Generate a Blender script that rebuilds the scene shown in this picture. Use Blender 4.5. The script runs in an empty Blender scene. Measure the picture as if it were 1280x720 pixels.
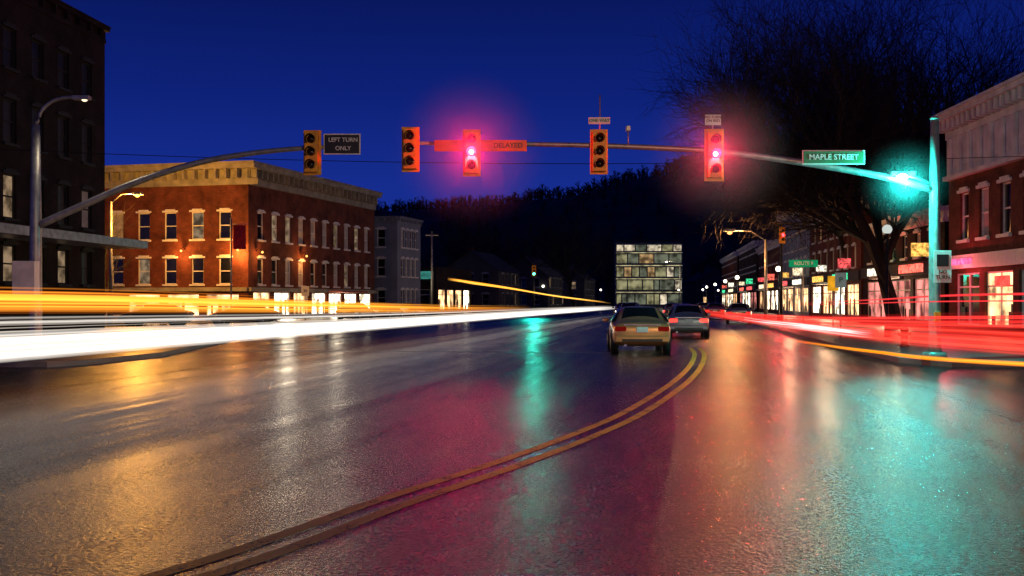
import bpy, bmesh, math, random
from mathutils import Vector, Matrix
R = random.Random(7)
sc = bpy.context.scene
sc.view_settings.view_transform = 'Standard'
sc.view_settings.look = 'None'
sc.view_settings.exposure = 0

# ------------------------------------------------------------ materials
def nt(name):
    m = bpy.data.materials.new(name); m.use_nodes = True
    n = m.node_tree; n.nodes.clear()
    return m, n
def N(n, t, **kw):
    x = n.nodes.new(t)
    for k, v in kw.items(): setattr(x, k, v)
    return x
def out(n, sh):
    o = N(n, 'ShaderNodeOutputMaterial'); n.links.new(sh, o.inputs['Surface'])
def ramp(n, fac, stops):
    r = N(n, 'ShaderNodeValToRGB'); n.links.new(fac, r.inputs[0])
    e = r.color_ramp.elements
    while len(e) < len(stops): e.new(0.5)
    for i, (p, c) in enumerate(stops):
        e[i].position = p
        e[i].color = (c, c, c, 1) if isinstance(c, (int, float)) else (*c, 1)
    return r.outputs[0]
def math_(n, op, a, b=None, clamp=False):
    x = N(n, 'ShaderNodeMath', operation=op, use_clamp=clamp)
    for i, v in enumerate((a, b)):
        if v is None: continue
        if isinstance(v, (int, float)): x.inputs[i].default_value = v
        else: n.links.new(v, x.inputs[i])
    return x.outputs[0]

def surf(name, col, rough=0.6, metal=0.0, var=0.35, scale=3.0, bump=0.15, coat=0.0):
    m, n = nt(name)
    p = N(n, 'ShaderNodeBsdfPrincipled')
    tc = N(n, 'ShaderNodeTexCoord')
    no = N(n, 'ShaderNodeTexNoise'); no.inputs['Scale'].default_value = scale; no.inputs['Detail'].default_value = 5
    n.links.new(tc.outputs['Object'], no.inputs['Vector'])
    a = tuple(c * (1 - var) for c in col); b = tuple(min(1, c * (1 + var)) for c in col)
    n.links.new(ramp(n, no.outputs[0], [(0.3, a), (0.7, b)]), p.inputs['Base Color'])
    n.links.new(ramp(n, no.outputs[0], [(0.3, max(0.03, rough * 0.85)), (0.7, min(1, rough * 1.15))]), p.inputs['Roughness'])
    p.inputs['Metallic'].default_value = metal
    p.inputs['Coat Weight'].default_value = coat
    if bump:
        bp = N(n, 'ShaderNodeBump'); bp.inputs['Strength'].default_value = bump; bp.inputs['Distance'].default_value = 0.02
        no2 = N(n, 'ShaderNodeTexNoise'); no2.inputs['Scale'].default_value = scale * 10
        n.links.new(tc.outputs['Object'], no2.inputs['Vector'])
        n.links.new(no2.outputs[0], bp.inputs['Height']); n.links.new(bp.outputs[0], p.inputs['Normal'])
    out(n, p.outputs[0]); return m

def brick(name, c1, c2, mortar):
    m, n = nt(name)
    p = N(n, 'ShaderNodeBsdfPrincipled'); p.inputs['Roughness'].default_value = 0.85; p.inputs['Specular IOR Level'].default_value = 0.2
    uv = N(n, 'ShaderNodeTexCoord')
    b = N(n, 'ShaderNodeTexBrick'); b.inputs['Scale'].default_value = 1.0
    b.inputs['Brick Width'].default_value = 0.24; b.inputs['Row Height'].default_value = 0.085
    b.inputs['Mortar Size'].default_value = 0.01
    b.inputs['Color1'].default_value = (*c1, 1); b.inputs['Color2'].default_value = (*c2, 1); b.inputs['Mortar'].default_value = (*mortar, 1)
    n.links.new(uv.outputs['UV'], b.inputs['Vector'])
    no = N(n, 'ShaderNodeTexNoise'); no.inputs['Scale'].default_value = 0.7; no.inputs['Detail'].default_value = 7; no.inputs['Roughness'].default_value = 0.65
    n.links.new(uv.outputs['Object'], no.inputs['Vector'])
    mx = N(n, 'ShaderNodeMixRGB', blend_type='MULTIPLY'); mx.inputs[0].default_value = 1
    n.links.new(b.outputs[0], mx.inputs[1]); n.links.new(ramp(n, no.outputs[0], [(0.35, 0.35), (0.65, 1.0)]), mx.inputs[2])
    n.links.new(mx.outputs[0], p.inputs['Base Color'])
    bp = N(n, 'ShaderNodeBump'); bp.inputs['Strength'].default_value = 0.4; bp.inputs['Distance'].default_value = 0.01
    n.links.new(b.outputs['Fac'], bp.inputs['Height']); bp.invert = True
    n.links.new(bp.outputs[0], p.inputs['Normal'])
    out(n, p.outputs[0]); return m

def glow(name, col, strength, var=0.5, scale=1.5):
    """lit interior / lamp: uneven emission"""
    m, n = nt(name)
    e = N(n, 'ShaderNodeEmission'); tc = N(n, 'ShaderNodeTexCoord')
    no = N(n, 'ShaderNodeTexNoise'); no.inputs['Scale'].default_value = scale; no.inputs['Detail'].default_value = 4
    n.links.new(tc.outputs['Object'], no.inputs['Vector'])
    a = tuple(c * (1 - var) for c in col)
    n.links.new(ramp(n, no.outputs[0], [(0.38, a), (0.62, col)]), e.inputs[0])
    e.inputs[1].default_value = strength
    m.cycles.emission_sampling = 'NONE'
    out(n, e.outputs[0]); return m

def glass(name='window_glass', col=(0.01, 0.012, 0.016)):
    return surf(name, col, 0.12, 0, 0.3, 1.0, 0.05)

# ------------------------------------------------------------ mesh helper
def link(o):
    sc.collection.objects.link(o); return o
class Obj:
    def __init__(s, name, loc=(0, 0, 0), rot=0.0):
        s.name = name; s.parts = {}
        s.loc = loc; s.rot = rot; s.extra = []
    def part(s, pn, mat):
        if pn not in s.parts: s.parts[pn] = dict(v=[], f=[], uv=[], mat=mat, smooth=False)
        return s.parts[pn]
    def quad(s, pn, mat, pts, uvs=None):
        p = s.part(pn, mat); i = len(p['v'])
        p['v'] += [tuple(q) for q in pts]; p['f'].append(list(range(i, i + len(pts))))
        p['uv'].append(uvs or [(0, 0)] * len(pts))
    def box(s, pn, mat, c, d, M=None):
        p = s.part(pn, mat); i = len(p['v'])
        x, y, z = (d[0] / 2, d[1] / 2, d[2] / 2)
        vs = [Vector((c[0] + a * x, c[1] + b * y, c[2] + e * z)) for e in (-1, 1) for a, b in ((-1, -1), (1, -1), (1, 1), (-1, 1))]
        if M: vs = [M @ v for v in vs]
        p['v'] += [tuple(v) for v in vs]
        for f in ((0, 3, 2, 1), (4, 5, 6, 7), (0, 1, 5, 4), (1, 2, 6, 5), (2, 3, 7, 6), (3, 0, 4, 7)):
            p['f'].append([i + k for k in f]); p['uv'].append([(vs[k].x + vs[k].y, vs[k].z) for k in f])
    def tube(s, pn, mat, pts, rads, n=8, cap=True):
        p = s.part(pn, mat); p['smooth'] = n > 4; base = len(p['v'])
        pts = [Vector(q) for q in pts]
        if not isinstance(rads, (list, tuple)): rads = [rads] * len(pts)
        for k, q in enumerate(pts):
            d = (pts[min(k + 1, len(pts) - 1)] - pts[max(k - 1, 0)]).normalized()
            up = Vector((0, 0, 1)) if abs(d.z) < 0.95 else Vector((1, 0, 0))
            a = d.cross(up).normalized(); b = a.cross(d)
            for j in range(n):
                t = 2 * math.pi * j / n
                p['v'].append(tuple(q + (a * math.cos(t) + b * math.sin(t)) * rads[k]))
        for k in range(len(pts) - 1):
            for j in range(n):
                p['f'].append([base + k * n + j, base + (k + 1) * n + j, base + (k + 1) * n + (j + 1) % n, base + k * n + (j + 1) % n])
                p['uv'].append([(0, 0)] * 4)
        if cap:
            p['f'].append([base + j for j in range(n)]); p['uv'].append([(0, 0)] * n)
            e = base + (len(pts) - 1) * n
            p['f'].append([e + j for j in range(n)][::-1]); p['uv'].append([(0, 0)] * n)
    def sphere(s, pn, mat, c, r, n=12, sz=1.0, rings=8):
        pts = []; rads = []
        for k in range(rings + 1):
            t = -math.pi / 2 + math.pi * k / rings
            pts.append((c[0], c[1], c[2] + r * sz * math.sin(t))); rads.append(max(0.001, r * math.cos(t)))
        s.tube(pn, mat, pts, rads, n)
    def text(s, pn, mat, body, size, loc, rotz=0.0, width=None):
        cu = bpy.data.curves.new(pn, 'FONT'); cu.body = body; cu.size = size
        cu.align_x = 'CENTER'; cu.align_y = 'CENTER'; cu.extrude = 0.004; cu.offset = size * 0.015
        o = bpy.data.objects.new(pn + '_tmp', cu); link(o)
        bpy.context.view_layer.update()
        me = bpy.data.meshes.new_from_object(o.evaluated_get(bpy.context.evaluated_depsgraph_get()))
        bpy.data.objects.remove(o)
        me.materials.clear(); me.materials.append(mat)
        o = bpy.data.objects.new(pn, me)
        o.matrix_local = Matrix.Translation(loc) @ Matrix.Rotation(rotz, 4, 'Z') @ Matrix.Rotation(math.pi / 2, 4, 'X')
        s.extra.append(o)
    def lamp(s, kind, col, power, loc, size=0.1, rot=None, aim=None, **kw):
        l = bpy.data.lights.new('bulb', kind); l.color = col; l.energy = power
        if kind == 'AREA': l.size = size
        else: l.shadow_soft_size = size
        for k, v in kw.items(): setattr(l, k, v)
        o = bpy.data.objects.new('bulb', l); o.location = loc
        if rot: o.rotation_euler = rot
        if aim: o.rotation_euler = Vector(aim).to_track_quat('-Z', 'Y').to_euler()
        s.extra.append(o)
    def done(s, bevel=0.0, subsurf=None):
        obs = []
        for pn, p in s.parts.items():
            me = bpy.data.meshes.new(pn); me.from_pydata(p['v'], [], p['f'])
            uvl = me.uv_layers.new(name='UVMap')
            k = 0
            for u in p['uv']:
                for c in u:
                    uvl.data[k].uv = c; k += 1
            me.materials.append(p['mat'])
            if p['smooth']:
                for q in me.polygons: q.use_smooth = True
            o = bpy.data.objects.new(pn, me); obs.append(o)
            if bevel and not p['smooth']:
                b = o.modifiers.new('bevel', 'BEVEL'); b.width = bevel; b.segments = 2; b.limit_method = 'ANGLE'
        if len(obs) == 1 and not s.extra:
            o = obs[0]; o.name = s.name; link(o); o.location = s.loc; o.rotation_euler = (0, 0, s.rot); return o
        e = bpy.data.objects.new(s.name, None); link(e); e.empty_display_size = 0.5
        e.location = s.loc; e.rotation_euler = (0, 0, s.rot)
        for o in obs + s.extra:
            link(o); o.parent = e
        return e

# ------------------------------------------------------------ shared materials
M_gal = surf('galvanised_steel', (0.33, 0.34, 0.33), 0.45, 0.6, 0.25, 6)
M_green = surf('painted_pole', (0.2, 0.28, 0.26), 0.45, 0.3, 0.25, 6)
M_dark = surf('black_paint', (0.012, 0.012, 0.012), 0.4, 0, 0.3, 5)
M_yel = surf('signal_yellow', (0.8, 0.36, 0.02), 0.5, 0, 0.25, 5)
M_white = surf('white_paint', (0.75, 0.74, 0.7), 0.5, 0, 0.15, 4)
M_glass = glass()
M_roof = surf('roof_tar', (0.03, 0.03, 0.032), 0.85, 0, 0.3, 2)
M_conc = surf('concrete', (0.16, 0.155, 0.15), 0.45, 0, 0.35, 1.2, 0.3)
M_signgreen = surf('sign_green', (0.01, 0.16, 0.07), 0.4, 0, 0.15, 3)
M_lit_w = glow('lit_room_warm', (1.0, 0.6, 0.25), 1.3, 0.7)
M_lit_dim = glow('lit_room_dim', (0.9, 0.6, 0.35), 0.35, 0.8)
M_shop = glow('lit_shop_white', (1.0, 0.85, 0.6), 8, 0.9, 0.9)
M_shop2 = glow('lit_shop_warm', (1.0, 0.55, 0.25), 3.6, 0.9, 0.9)
M_shop3 = glow('lit_shop_pink', (1.0, 0.3, 0.25), 1.5, 0.9, 0.9)
M_curtain = surf('window_blind', (0.5, 0.47, 0.4), 0.8, 0, 0.3, 1.5)

# ------------------------------------------------------------ ground & road
def asphalt():
    m, n = nt('wet_asphalt')
    L = n.links
    p = N(n, 'ShaderNodeBsdfPrincipled'); tc = N(n, 'ShaderNodeTexCoord')
    mp = N(n, 'ShaderNodeMapping'); mp.vector_type = 'TEXTURE'
    mp.inputs['Rotation'].default_value = (0, 0, -math.atan(0.165)); mp.inputs['Scale'].default_value = (0.8, 34, 1)
    L.new(tc.outputs['Object'], mp.inputs['Vector'])
    tr = N(n, 'ShaderNodeTexNoise'); tr.inputs['Scale'].default_value = 1.0; tr.inputs['Detail'].default_value = 2.0
    L.new(mp.outputs[0], tr.inputs['Vector'])
    pa = N(n, 'ShaderNodeTexNoise'); pa.inputs['Scale'].default_value = 0.5; pa.inputs['Detail'].default_value = 3; pa.inputs['Roughness'].default_value = 0.5
    L.new(tc.outputs['Object'], pa.inputs['Vector'])
    g = N(n, 'ShaderNodeTexNoise'); g.inputs['Scale'].default_value = 27; g.inputs['Detail'].default_value = 3; g.inputs['Roughness'].default_value = 0.75
    L.new(tc.outputs['Object'], g.inputs['Vector'])
    vo = N(n, 'ShaderNodeTexVoronoi'); vo.inputs['Scale'].default_value = 34
    L.new(tc.outputs['Object'], vo.inputs['Vector'])
    a = ramp(n, tr.outputs[0], [(0.25, 0.0), (0.75, 1.0)])
    b = ramp(n, pa.outputs[0], [(0.2, 0.0), (0.8, 1.0)])
    s = math_(n, 'ADD', math_(n, 'MULTIPLY', a, 0.7), math_(n, 'MULTIPLY', b, 0.3))
    r = ramp(n, s, [(0.2, 0.18), (0.8, 0.28)])
    r2 = math_(n, 'ADD', r, math_(n, 'MULTIPLY', ramp(n, vo.outputs['Distance'], [(0.1, 1.0), (0.5, 0.0)]), 0.07))
    L.new(r2, p.inputs['Roughness'])
    col = ramp(n, s, [(0.2, (0.010, 0.010, 0.011)), (0.8, (0.03, 0.029, 0.027))])
    mg = N(n, 'ShaderNodeMixRGB', blend_type='MULTIPLY'); mg.inputs[0].default_value = 1
    L.new(col, mg.inputs[1]); L.new(ramp(n, vo.outputs['Distance'], [(0.1, 2.4), (0.5, 0.2)]), mg.inputs[2])
    L.new(mg.outputs[0], p.inputs['Base Color'])
    L.new(ramp(n, g.outputs[0], [(0.38, 0.03), (0.60, 0.68)]), p.inputs['Specular IOR Level'])
    hsum = math_(n, 'ADD', math_(n, 'MULTIPLY', g.outputs[0], 1.0), math_(n, 'MULTIPLY', vo.outputs['Distance'], 0.5))
    bp = N(n, 'ShaderNodeBump'); bp.inputs['Strength'].default_value = 0.6; bp.inputs['Distance'].default_value = 0.02
    L.new(hsum, bp.inputs['Height']); L.new(bp.outputs[0], p.inputs['Normal'])
    p.inputs['IOR'].default_value = 1.5
    out(n, p.outputs[0]); return m
M_asph = asphalt()
def poly(name, pts, z, mat, h=None):
    o = Obj(name)
    if h:
        o.quad('top', mat, [(x, y, z) for x, y in pts])
        for i in range(len(pts)):
            a, b = pts[i], pts[(i + 1) % len(pts)]
            o.quad('top', mat, [(a[0], a[1], z - h), (b[0], b[1], z - h), (b[0], b[1], z), (a[0], a[1], z)])
    else:
        o.quad('top', mat, [(x, y, z) for x, y in pts])
    return o.done()
M_earth = surf('dark_earth', (0.035, 0.04, 0.03), 0.95, 0, 0.4, 0.05, 0.3)
poly('ground', [(-3000, -300), (3000, -300), (3000, 3000), (-3000, 3000)], -0.02, M_earth)
poly('road', [(-90, -40), (90, -40), (90, 330), (-90, 330)], 0.0, M_asph)
poly('sidewalk', [(-85, 27), (-11.2, 27), (-10.6, 28), (-10, 32), (-13, 64), (-85, 64)], 0.13, M_conc, 0.14)
poly('sidewalk', [(-85, 80), (-15, 80), (-13.5, 82), (-6.5, 109), (0, 150), (14, 300), (-85, 300)], 0.13, M_conc, 0.14)
poly('sidewalk', [(10.6, 27), (85, 27), (85, 300), (41, 300), (36, 260), (23, 125), (18, 85), (14, 60), (11.3, 40), (10.0, 29)], 0.13, M_conc, 0.14)
poly('sidewalk', [(9.5, -30), (60, -30), (60, 2), (12, 2), (10.2, 1.2), (9.5, -1)], 0.13, M_conc, 0.14)

def smooth_pts(pts, n=10):
    P = [Vector(p) for p in pts]; P = [P[0] * 2 - P[1]] + P + [P[-1] * 2 - P[-2]]
    o = []
    for i in range(1, len(P) - 2):
        for k in range(n):
            t = k / n; a, b, c, d = P[i - 1:i + 3]
            o.append(0.5 * ((2 * b) + (c - a) * t + (2 * a - 5 * b + 4 * c - d) * t * t + (3 * b - a - 3 * c + d) * t ** 3))
    o.append(P[-2]); return o
def paint(name, col, lo=0.40, hi=0.48):
    m, n = nt(name)
    p = N(n, 'ShaderNodeBsdfPrincipled'); tc = N(n, 'ShaderNodeTexCoord'); L = n.links
    no = N(n, 'ShaderNodeTexNoise'); no.inputs['Scale'].default_value = 22; no.inputs['Detail'].default_value = 6; no.inputs['Roughness'].default_value = 0.8
    n2 = N(n, 'ShaderNodeTexNoise'); n2.inputs['Scale'].default_value = 2.5; n2.inputs['Detail'].default_value = 5
    for q in (no, n2): L.new(tc.outputs['Object'], q.inputs['Vector'])
    s = math_(n, 'ADD', math_(n, 'MULTIPLY', no.outputs[0], 0.6), math_(n, 'MULTIPLY', n2.outputs[0], 0.4))
    L.new(ramp(n, s, [(lo, (0.05, 0.038, 0.018)), (hi, col)]), p.inputs['Base Color'])
    p.inputs['Roughness'].default_value = 0.5; p.inputs['Specular IOR Level'].default_value = 0.25
    bp = N(n, 'ShaderNodeBump'); bp.inputs['Strength'].default_value = 0.5; bp.inputs['Distance'].default_value = 0.012
    L.new(no.outputs[0], bp.inputs['Height']); L.new(bp.outputs[0], p.inputs['Normal'])
    out(n, p.outputs[0]); return m
M_ypaint = paint('yellow_road_paint', (0.85, 0.47, 0.04))
M_wpaint = paint('white_road_paint', (0.6, 0.6, 0.58))
def strip(o, pts, w, z, mat, off=0.0):
    P = smooth_pts([(x, y, 0) for x, y in pts])
    L_, R_ = [], []
    for i, q in enumerate(P):
        d = (P[min(i + 1, len(P) - 1)] - P[max(i - 1, 0)]).normalized(); nrm = Vector((d.y, -d.x, 0))
        L_.append(q + nrm * (off - w / 2)); R_.append(q + nrm * (off + w / 2))
    for i in range(len(P) - 1):
        o.quad('paint', mat, [(v.x, v.y, z) for v in (L_[i], R_[i], R_[i + 1], L_[i + 1])])
ctr = [(-5.6, 0.5), (-3.6, 4), (-1.93, 6.5), (-0.95, 8.9), (0.0, 11.1), (0.95, 13.6), (1.85, 16.4), (3.3, 22), (4.5, 27.5), (5.6, 33.5), (6.2, 38)]
o = Obj('yellow_centre_line'); strip(o, ctr, 0.13, 0.004, M_ypaint, 0.14); strip(o, ctr, 0.13, 0.004, M_ypaint, -0.14); o.done()
o = Obj('white_lane_line')
for k in range(9):
    y = 40 + k * 11
    strip(o, [(1.2 + (y - 40) * 0.13, y), (1.5 + (y - 38) * 0.13, y + 3)], 0.12, 0.004, M_wpaint)
strip(o, [(-9.2, 36), (3.4, 34.5)], 0.4, 0.004, M_wpaint)
o.done()

# ------------------------------------------------------------ buildings
class Face:
    """facade plane: o origin (local x,y), u direction, n outward"""
    def __init__(s, B, o, u, n, W, H):
        s.B, s.o, s.u, s.n, s.W, s.H = B, Vector((*o, 0)), Vector((*u, 0)), Vector((*n, 0)), W, H
    def P(s, x, z, d=0.0): return s.o + s.u * x + s.n * d + Vector((0, 0, z))
    def fbox(s, pn, mat, x0, x1, z0, z1, d0, d1):
        M = Matrix((( s.u.x, s.n.x, 0, s.o.x), (s.u.y, s.n.y, 0, s.o.y), (0, 0, 1, 0), (0, 0, 0, 1)))
        s.B.box(pn, mat, ((x0 + x1) / 2, (d0 + d1) / 2, (z0 + z1) / 2), (x1 - x0, d1 - d0, z1 - z0), M)
    def wall(s, mat, wins, depth=0.18):
        xs = sorted({0, s.W, *[round(w[0], 4) for w in wins], *[round(w[1], 4) for w in wins]})
        zs = sorted({0, s.H, *[round(w[2], 4) for w in wins], *[round(w[3], 4) for w in wins]})
        for i in range(len(xs) - 1):
            for j in range(len(zs) - 1):
                cx, cz = (xs[i] + xs[i + 1]) / 2, (zs[j] + zs[j + 1]) / 2
                if any(w[0] < cx < w[1] and w[2] < cz < w[3] for w in wins): continue
                q = [(xs[i], zs[j]), (xs[i + 1], zs[j]), (xs[i + 1], zs[j + 1]), (xs[i], zs[j + 1])]
                s.B.quad('walls', mat, [s.P(*c) for c in q], q)
        for w in wins:
            x0, x1, z0, z1, g = w[:5]; st = w[5] if len(w) > 5 else 'sash'
            for a, b in (((x0, z0), (x1, z0)), ((x1, z0), (x1, z1)), ((x1, z1), (x0, z1)), ((x0, z1), (x0, z0))):
                s.B.quad('reveals', mat, [s.P(*a), s.P(*b), s.P(*b, -depth), s.P(*a, -depth)], [a, b, b, a])
            gp = 'glass_' + g.name
            s.B.quad(gp, g, [s.P(x0, z0, -depth), s.P(x1, z0, -depth), s.P(x1, z1, -depth), s.P(x0, z1, -depth)], [(x0, z0), (x1, z0), (x1, z1), (x0, z1)])
            t = 0.07; fr = getattr(s, 'frame', M_white)
            e = -depth + 0.003
            s.fbox('window_frames', fr, x0, x0 + t, z0, z1, e, e + 0.07); s.fbox('window_frames', fr, x1 - t, x1, z0, z1, e, e + 0.07)
            s.fbox('window_frames', fr, x0 + t, x1 - t, z0, z0 + t, e, e + 0.068); s.fbox('window_frames', fr, x0 + t, x1 - t, z1 - t, z1, e, e + 0.068)
            if st == 'sash':
                s.fbox('window_frames', fr, x0 + t, x1 - t, (z0 + z1) / 2 - 0.035, (z0 + z1) / 2 + 0.035, e, e + 0.06)
                s.fbox('window_sills', fr, x0 - 0.12, x1 + 0.12, z0 - 0.14, z0 - 0.003, 0.003, 0.14)
                s.fbox('window_hoods', fr, x0 - 0.14, x1 + 0.14, z1 + 0.003, z1 + 0.14, 0.003, 0.1)
                s.fbox('window_hoods', fr, x0 + 0.1, x1 - 0.1, z1 + 0.143, z1 + 0.24, 0.003, 0.085)
            elif st == 'shop':
                k = max(1, int((x1 - x0) / 1.4))
                for q in range(1, k):
                    xx = x0 + (x1 - x0) * q / k
                    s.fbox('window_frames', fr, xx - 0.04, xx + 0.04, z0 + t, z1 - t, e, e + 0.06)
                s.fbox('window_frames', fr, x0 + t, x1 - t, z1 - 0.65, z1 - 0.58, e, e + 0.055)
                for q in range(int((x1 - x0) * 1.2)):
                    xx = R.uniform(x0 + 0.2, x1 - 0.3); hh = R.uniform(0.3, 1.3)
                    s.fbox('shop_display', M_dark, xx, xx + R.uniform(0.1, 0.4), z0 + t, z0 + t + hh, e + 0.002, e + 0.05)
    def cornice(s, mat, z, h=1.2, out_=0.7, brackets=0.9, ext0=0.0, ext1=0.0):
        a, b = -ext0, s.W + ext1
        s.fbox('cornice', mat, a, b, z - h, z - h * 0.72, 0.003, out_ * 0.2)
        s.fbox('cornice', mat, a, b, z - h * 0.3, z - h * 0.12, 0.003, out_ * 0.85)
        s.fbox('cornice', mat, a, b, z - h * 0.118, z, 0.003, out_)
        s.fbox('frieze', mat, 0, s.W, z - h * 0.718, z - h * 0.302, 0.003, out_ * 0.12)
        x = 0.2
        while brackets and x < s.W - 0.1:
            s.fbox('cornice_brackets', mat, x - 0.09, x + 0.09, z - h * 0.71, z - h * 0.305, out_ * 0.122, out_ * 0.7)
            x += brackets
def building(name, c, ang, W, D, H):
    B = Obj(name, (c[0], c[1], 0.13), ang)
    F = dict(front=Face(B, (0, 0), (1, 0), (0, -1), W, H), right=Face(B, (W, 0), (0, 1), (1, 0), D, H),
             back=Face(B, (W, D), (-1, 0), (0, 1), W, H), left=Face(B, (0, D), (0, -1), (-1, 0), D, H))
    B.quad('roof', M_roof, [(0, 0, H - 0.02), (W, 0, H - 0.02), (W, D, H - 0.02), (0, D, H - 0.02)])
    return B, F
def rows(W, n, w, zs, mats, x0=0.8, store=None, rnd=None):
    r = rnd or R; o = []
    sp = (W - 2 * x0) / n
    for z0, z1 in zs:
        for i in range(n):
            cx = x0 + sp * (i + 0.5)
            o.append((cx - w / 2, cx + w / 2, z0, z1, r.choice(mats)))
    if store:
        sn, z0, z1, sm = store; sp = (W - 1.0) / sn
        for i in range(sn):
            o.append((0.5 + sp * i + 0.3, 0.5 + sp * (i + 1) - 0.3, z0, z1, r.choice(sm), 'shop'))
    return o

M_brk = brick('red_brick', (0.20, 0.042, 0.02), (0.26, 0.06, 0.028), (0.13, 0.09, 0.07))
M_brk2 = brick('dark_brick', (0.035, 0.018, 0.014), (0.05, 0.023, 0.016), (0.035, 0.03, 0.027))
M_grey = surf('grey_clapboard', (0.2, 0.23, 0.29), 0.7, 0, 0.2, 0.6)
M_cream = surf('cream_cornice_paint', (0.30, 0.28, 0.20), 0.6, 0, 0.35, 1.5)
M_corn_w = surf('white_pressed_metal', (0.72, 0.72, 0.7), 0.5, 0, 0.2, 1.5)

a15 = math.radians(-15)
W, D, H = 18.0, 25.3, 11.9
B, F = building('brick_commercial_building', (-20 - W * math.cos(a15), 85 - W * math.sin(a15)), a15, W, D, H)
wm = [M_glass, M_glass, M_curtain, M_curtain, M_lit_dim]
F['front'].wall(M_brk, rows(W, 7, 1.05, [(6.2, 8.3), (2.75, 4.75)], wm, store=(5, 0.3, 2.0, [M_shop2, M_glass])))
F['right'].wall(M_brk, rows(D, 10, 1.05, [(6.2, 8.3), (2.75, 4.75)], wm, store=(7, 0.3, 2.15, [M_shop, M_shop, M_shop2])))
F['left'].wall(M_brk, []); F['back'].wall(M_brk, [])
F['front'].cornice(M_cream, H + 0.1, 1.7, 0.9, 0.9, 0, 0.9); F['right'].cornice(M_cream, H + 0.103, 1.7, 0.9, 0.9)
for k in ('front', 'right'):
    F[k].fbox('storefront_band', M_cream, 0, F[k].W, 2.2, 2.5, 0.003, 0.25)
F['right'].fbox('awning', surf('awning_canvas', (0.3, 0.05, 0.03), 0.8), 14, 20, 2.22, 2.35, 0.26, 1.5)
B.box('chimney', M_brk, (5, 12, H + 0.7), (1.2, 0.9, 1.4)); B.box('chimney', M_brk, (13, 20, H + 0.6), (1.2, 0.9, 1.3))
for (fx, z, k) in ((12.6, 5.3, 'front'), (17.4, 5.3, 'front'), (1.2, 5.2, 'right'), (9, 5.2, 'right')):
    f = F[k]; q = f.P(fx, z, 0.55)
    B.tube('wall_lamp_arm', M_dark, [f.P(fx, z + 0.1, 0.0), f.P(fx, z + 0.3, 0.3), q + Vector((0, 0, 0.12))], 0.03, 6)
    B.sphere('wall_lamp_globe', glow('wall_lamp_glow', (1, 0.45, 0.1), 3, 0), q, 0.09)
    B.lamp('POINT', (1.0, 0.38, 0.08), (480 if fx > 15 else 200) if k == 'front' else 110, f.P(fx, z - 0.25, 0.8), 0.06)
B.lamp('AREA', (1.0, 0.85, 0.62), 260, F['right'].P(6, 1.3, 0.3), 2.2, aim=(1, 0, -0.15)); B.lamp('AREA', (1.0, 0.85, 0.62), 260, F['right'].P(16, 1.3, 0.3), 2.2, aim=(1, 0, -0.15))
B.done()

a5 = math.radians(-5.5)
W, D, H = 18, 31, 16.0
cx = -21.8 - W * math.cos(a5) - math.sin(-a5) * D; cy = 60 - W * math.sin(a5) - D * math.cos(a5)
B, F = building('dark_brick_building', (cx, cy), a5, W, D, H)
rr = random.Random(3)
M_dglass = surf('dark_window_glass', (0.008, 0.008, 0.01), 0.5, 0, 0.3, 1.0, 0.05)
for k in F: F[k].frame = surf('dark_frame', (0.025, 0.022, 0.02), 0.8)
ww = rows(D, 12, 1.1, [(2.3, 4.0), (5.2, 7.2)], [M_dglass] * 4 + [M_lit_dim, M_curtain], store=None, rnd=rr)
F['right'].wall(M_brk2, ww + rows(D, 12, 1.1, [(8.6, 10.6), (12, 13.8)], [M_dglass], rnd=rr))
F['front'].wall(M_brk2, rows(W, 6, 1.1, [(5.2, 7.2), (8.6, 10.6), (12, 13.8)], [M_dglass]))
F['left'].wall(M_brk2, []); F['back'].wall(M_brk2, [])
F['right'].cornice(M_brk2, H + 0.1, 0.9, 0.35, 1.2)
F['right'].fbox('canopy', surf('canopy_metal', (0.35, 0.36, 0.4), 0.4, 0.3), 12, D, 4.25, 4.65, 0.003, 2.4)
B.done()

B, F = building('grey_clapboard_building', (-22.5, 117), a15, 11.2, 7, 10.0)
F['front'].wall(M_grey, rows(11.2, 5, 0.9, [(1, 2.6), (4, 5.8), (7, 8.8)], [M_glass]))
F['right'].wall(M_grey, rows(7, 4, 0.8, [(1, 2.6), (4, 5.8), (7, 8.8)], [M_glass, M_curtain]))
F['left'].wall(M_grey, []); F['back'].wall(M_grey, [])
F['right'].cornice(M_grey, 10.1, 0.7, 0.4, 0.8); F['front'].cornice(M_grey, 10.1, 0.7, 0.4, 0.8)
B.done()
B, F = building('low_shop', (-16.5, 132), a15, 8, 14, 5.4)
F['front'].wall(M_brk2, rows(8, 1, 1, [], [M_glass], store=(2, 0.4, 2.8, [M_shop2, M_glass])))
F['right'].wall(M_brk2, rows(14, 1, 1, [], [M_glass], store=(4, 0.4, 2.8, [M_shop, M_shop2])))
F['left'].wall(M_brk2, []); F['back'].wall(M_brk2, [])
F['front'].fbox('fascia_sign', glow('teal_sign_glow', (0.08, 0.45, 0.38), 0.5, 0.5), 0.4, 7.6, 4.0, 4.9, 0.003, 0.2)
B.done()

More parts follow.
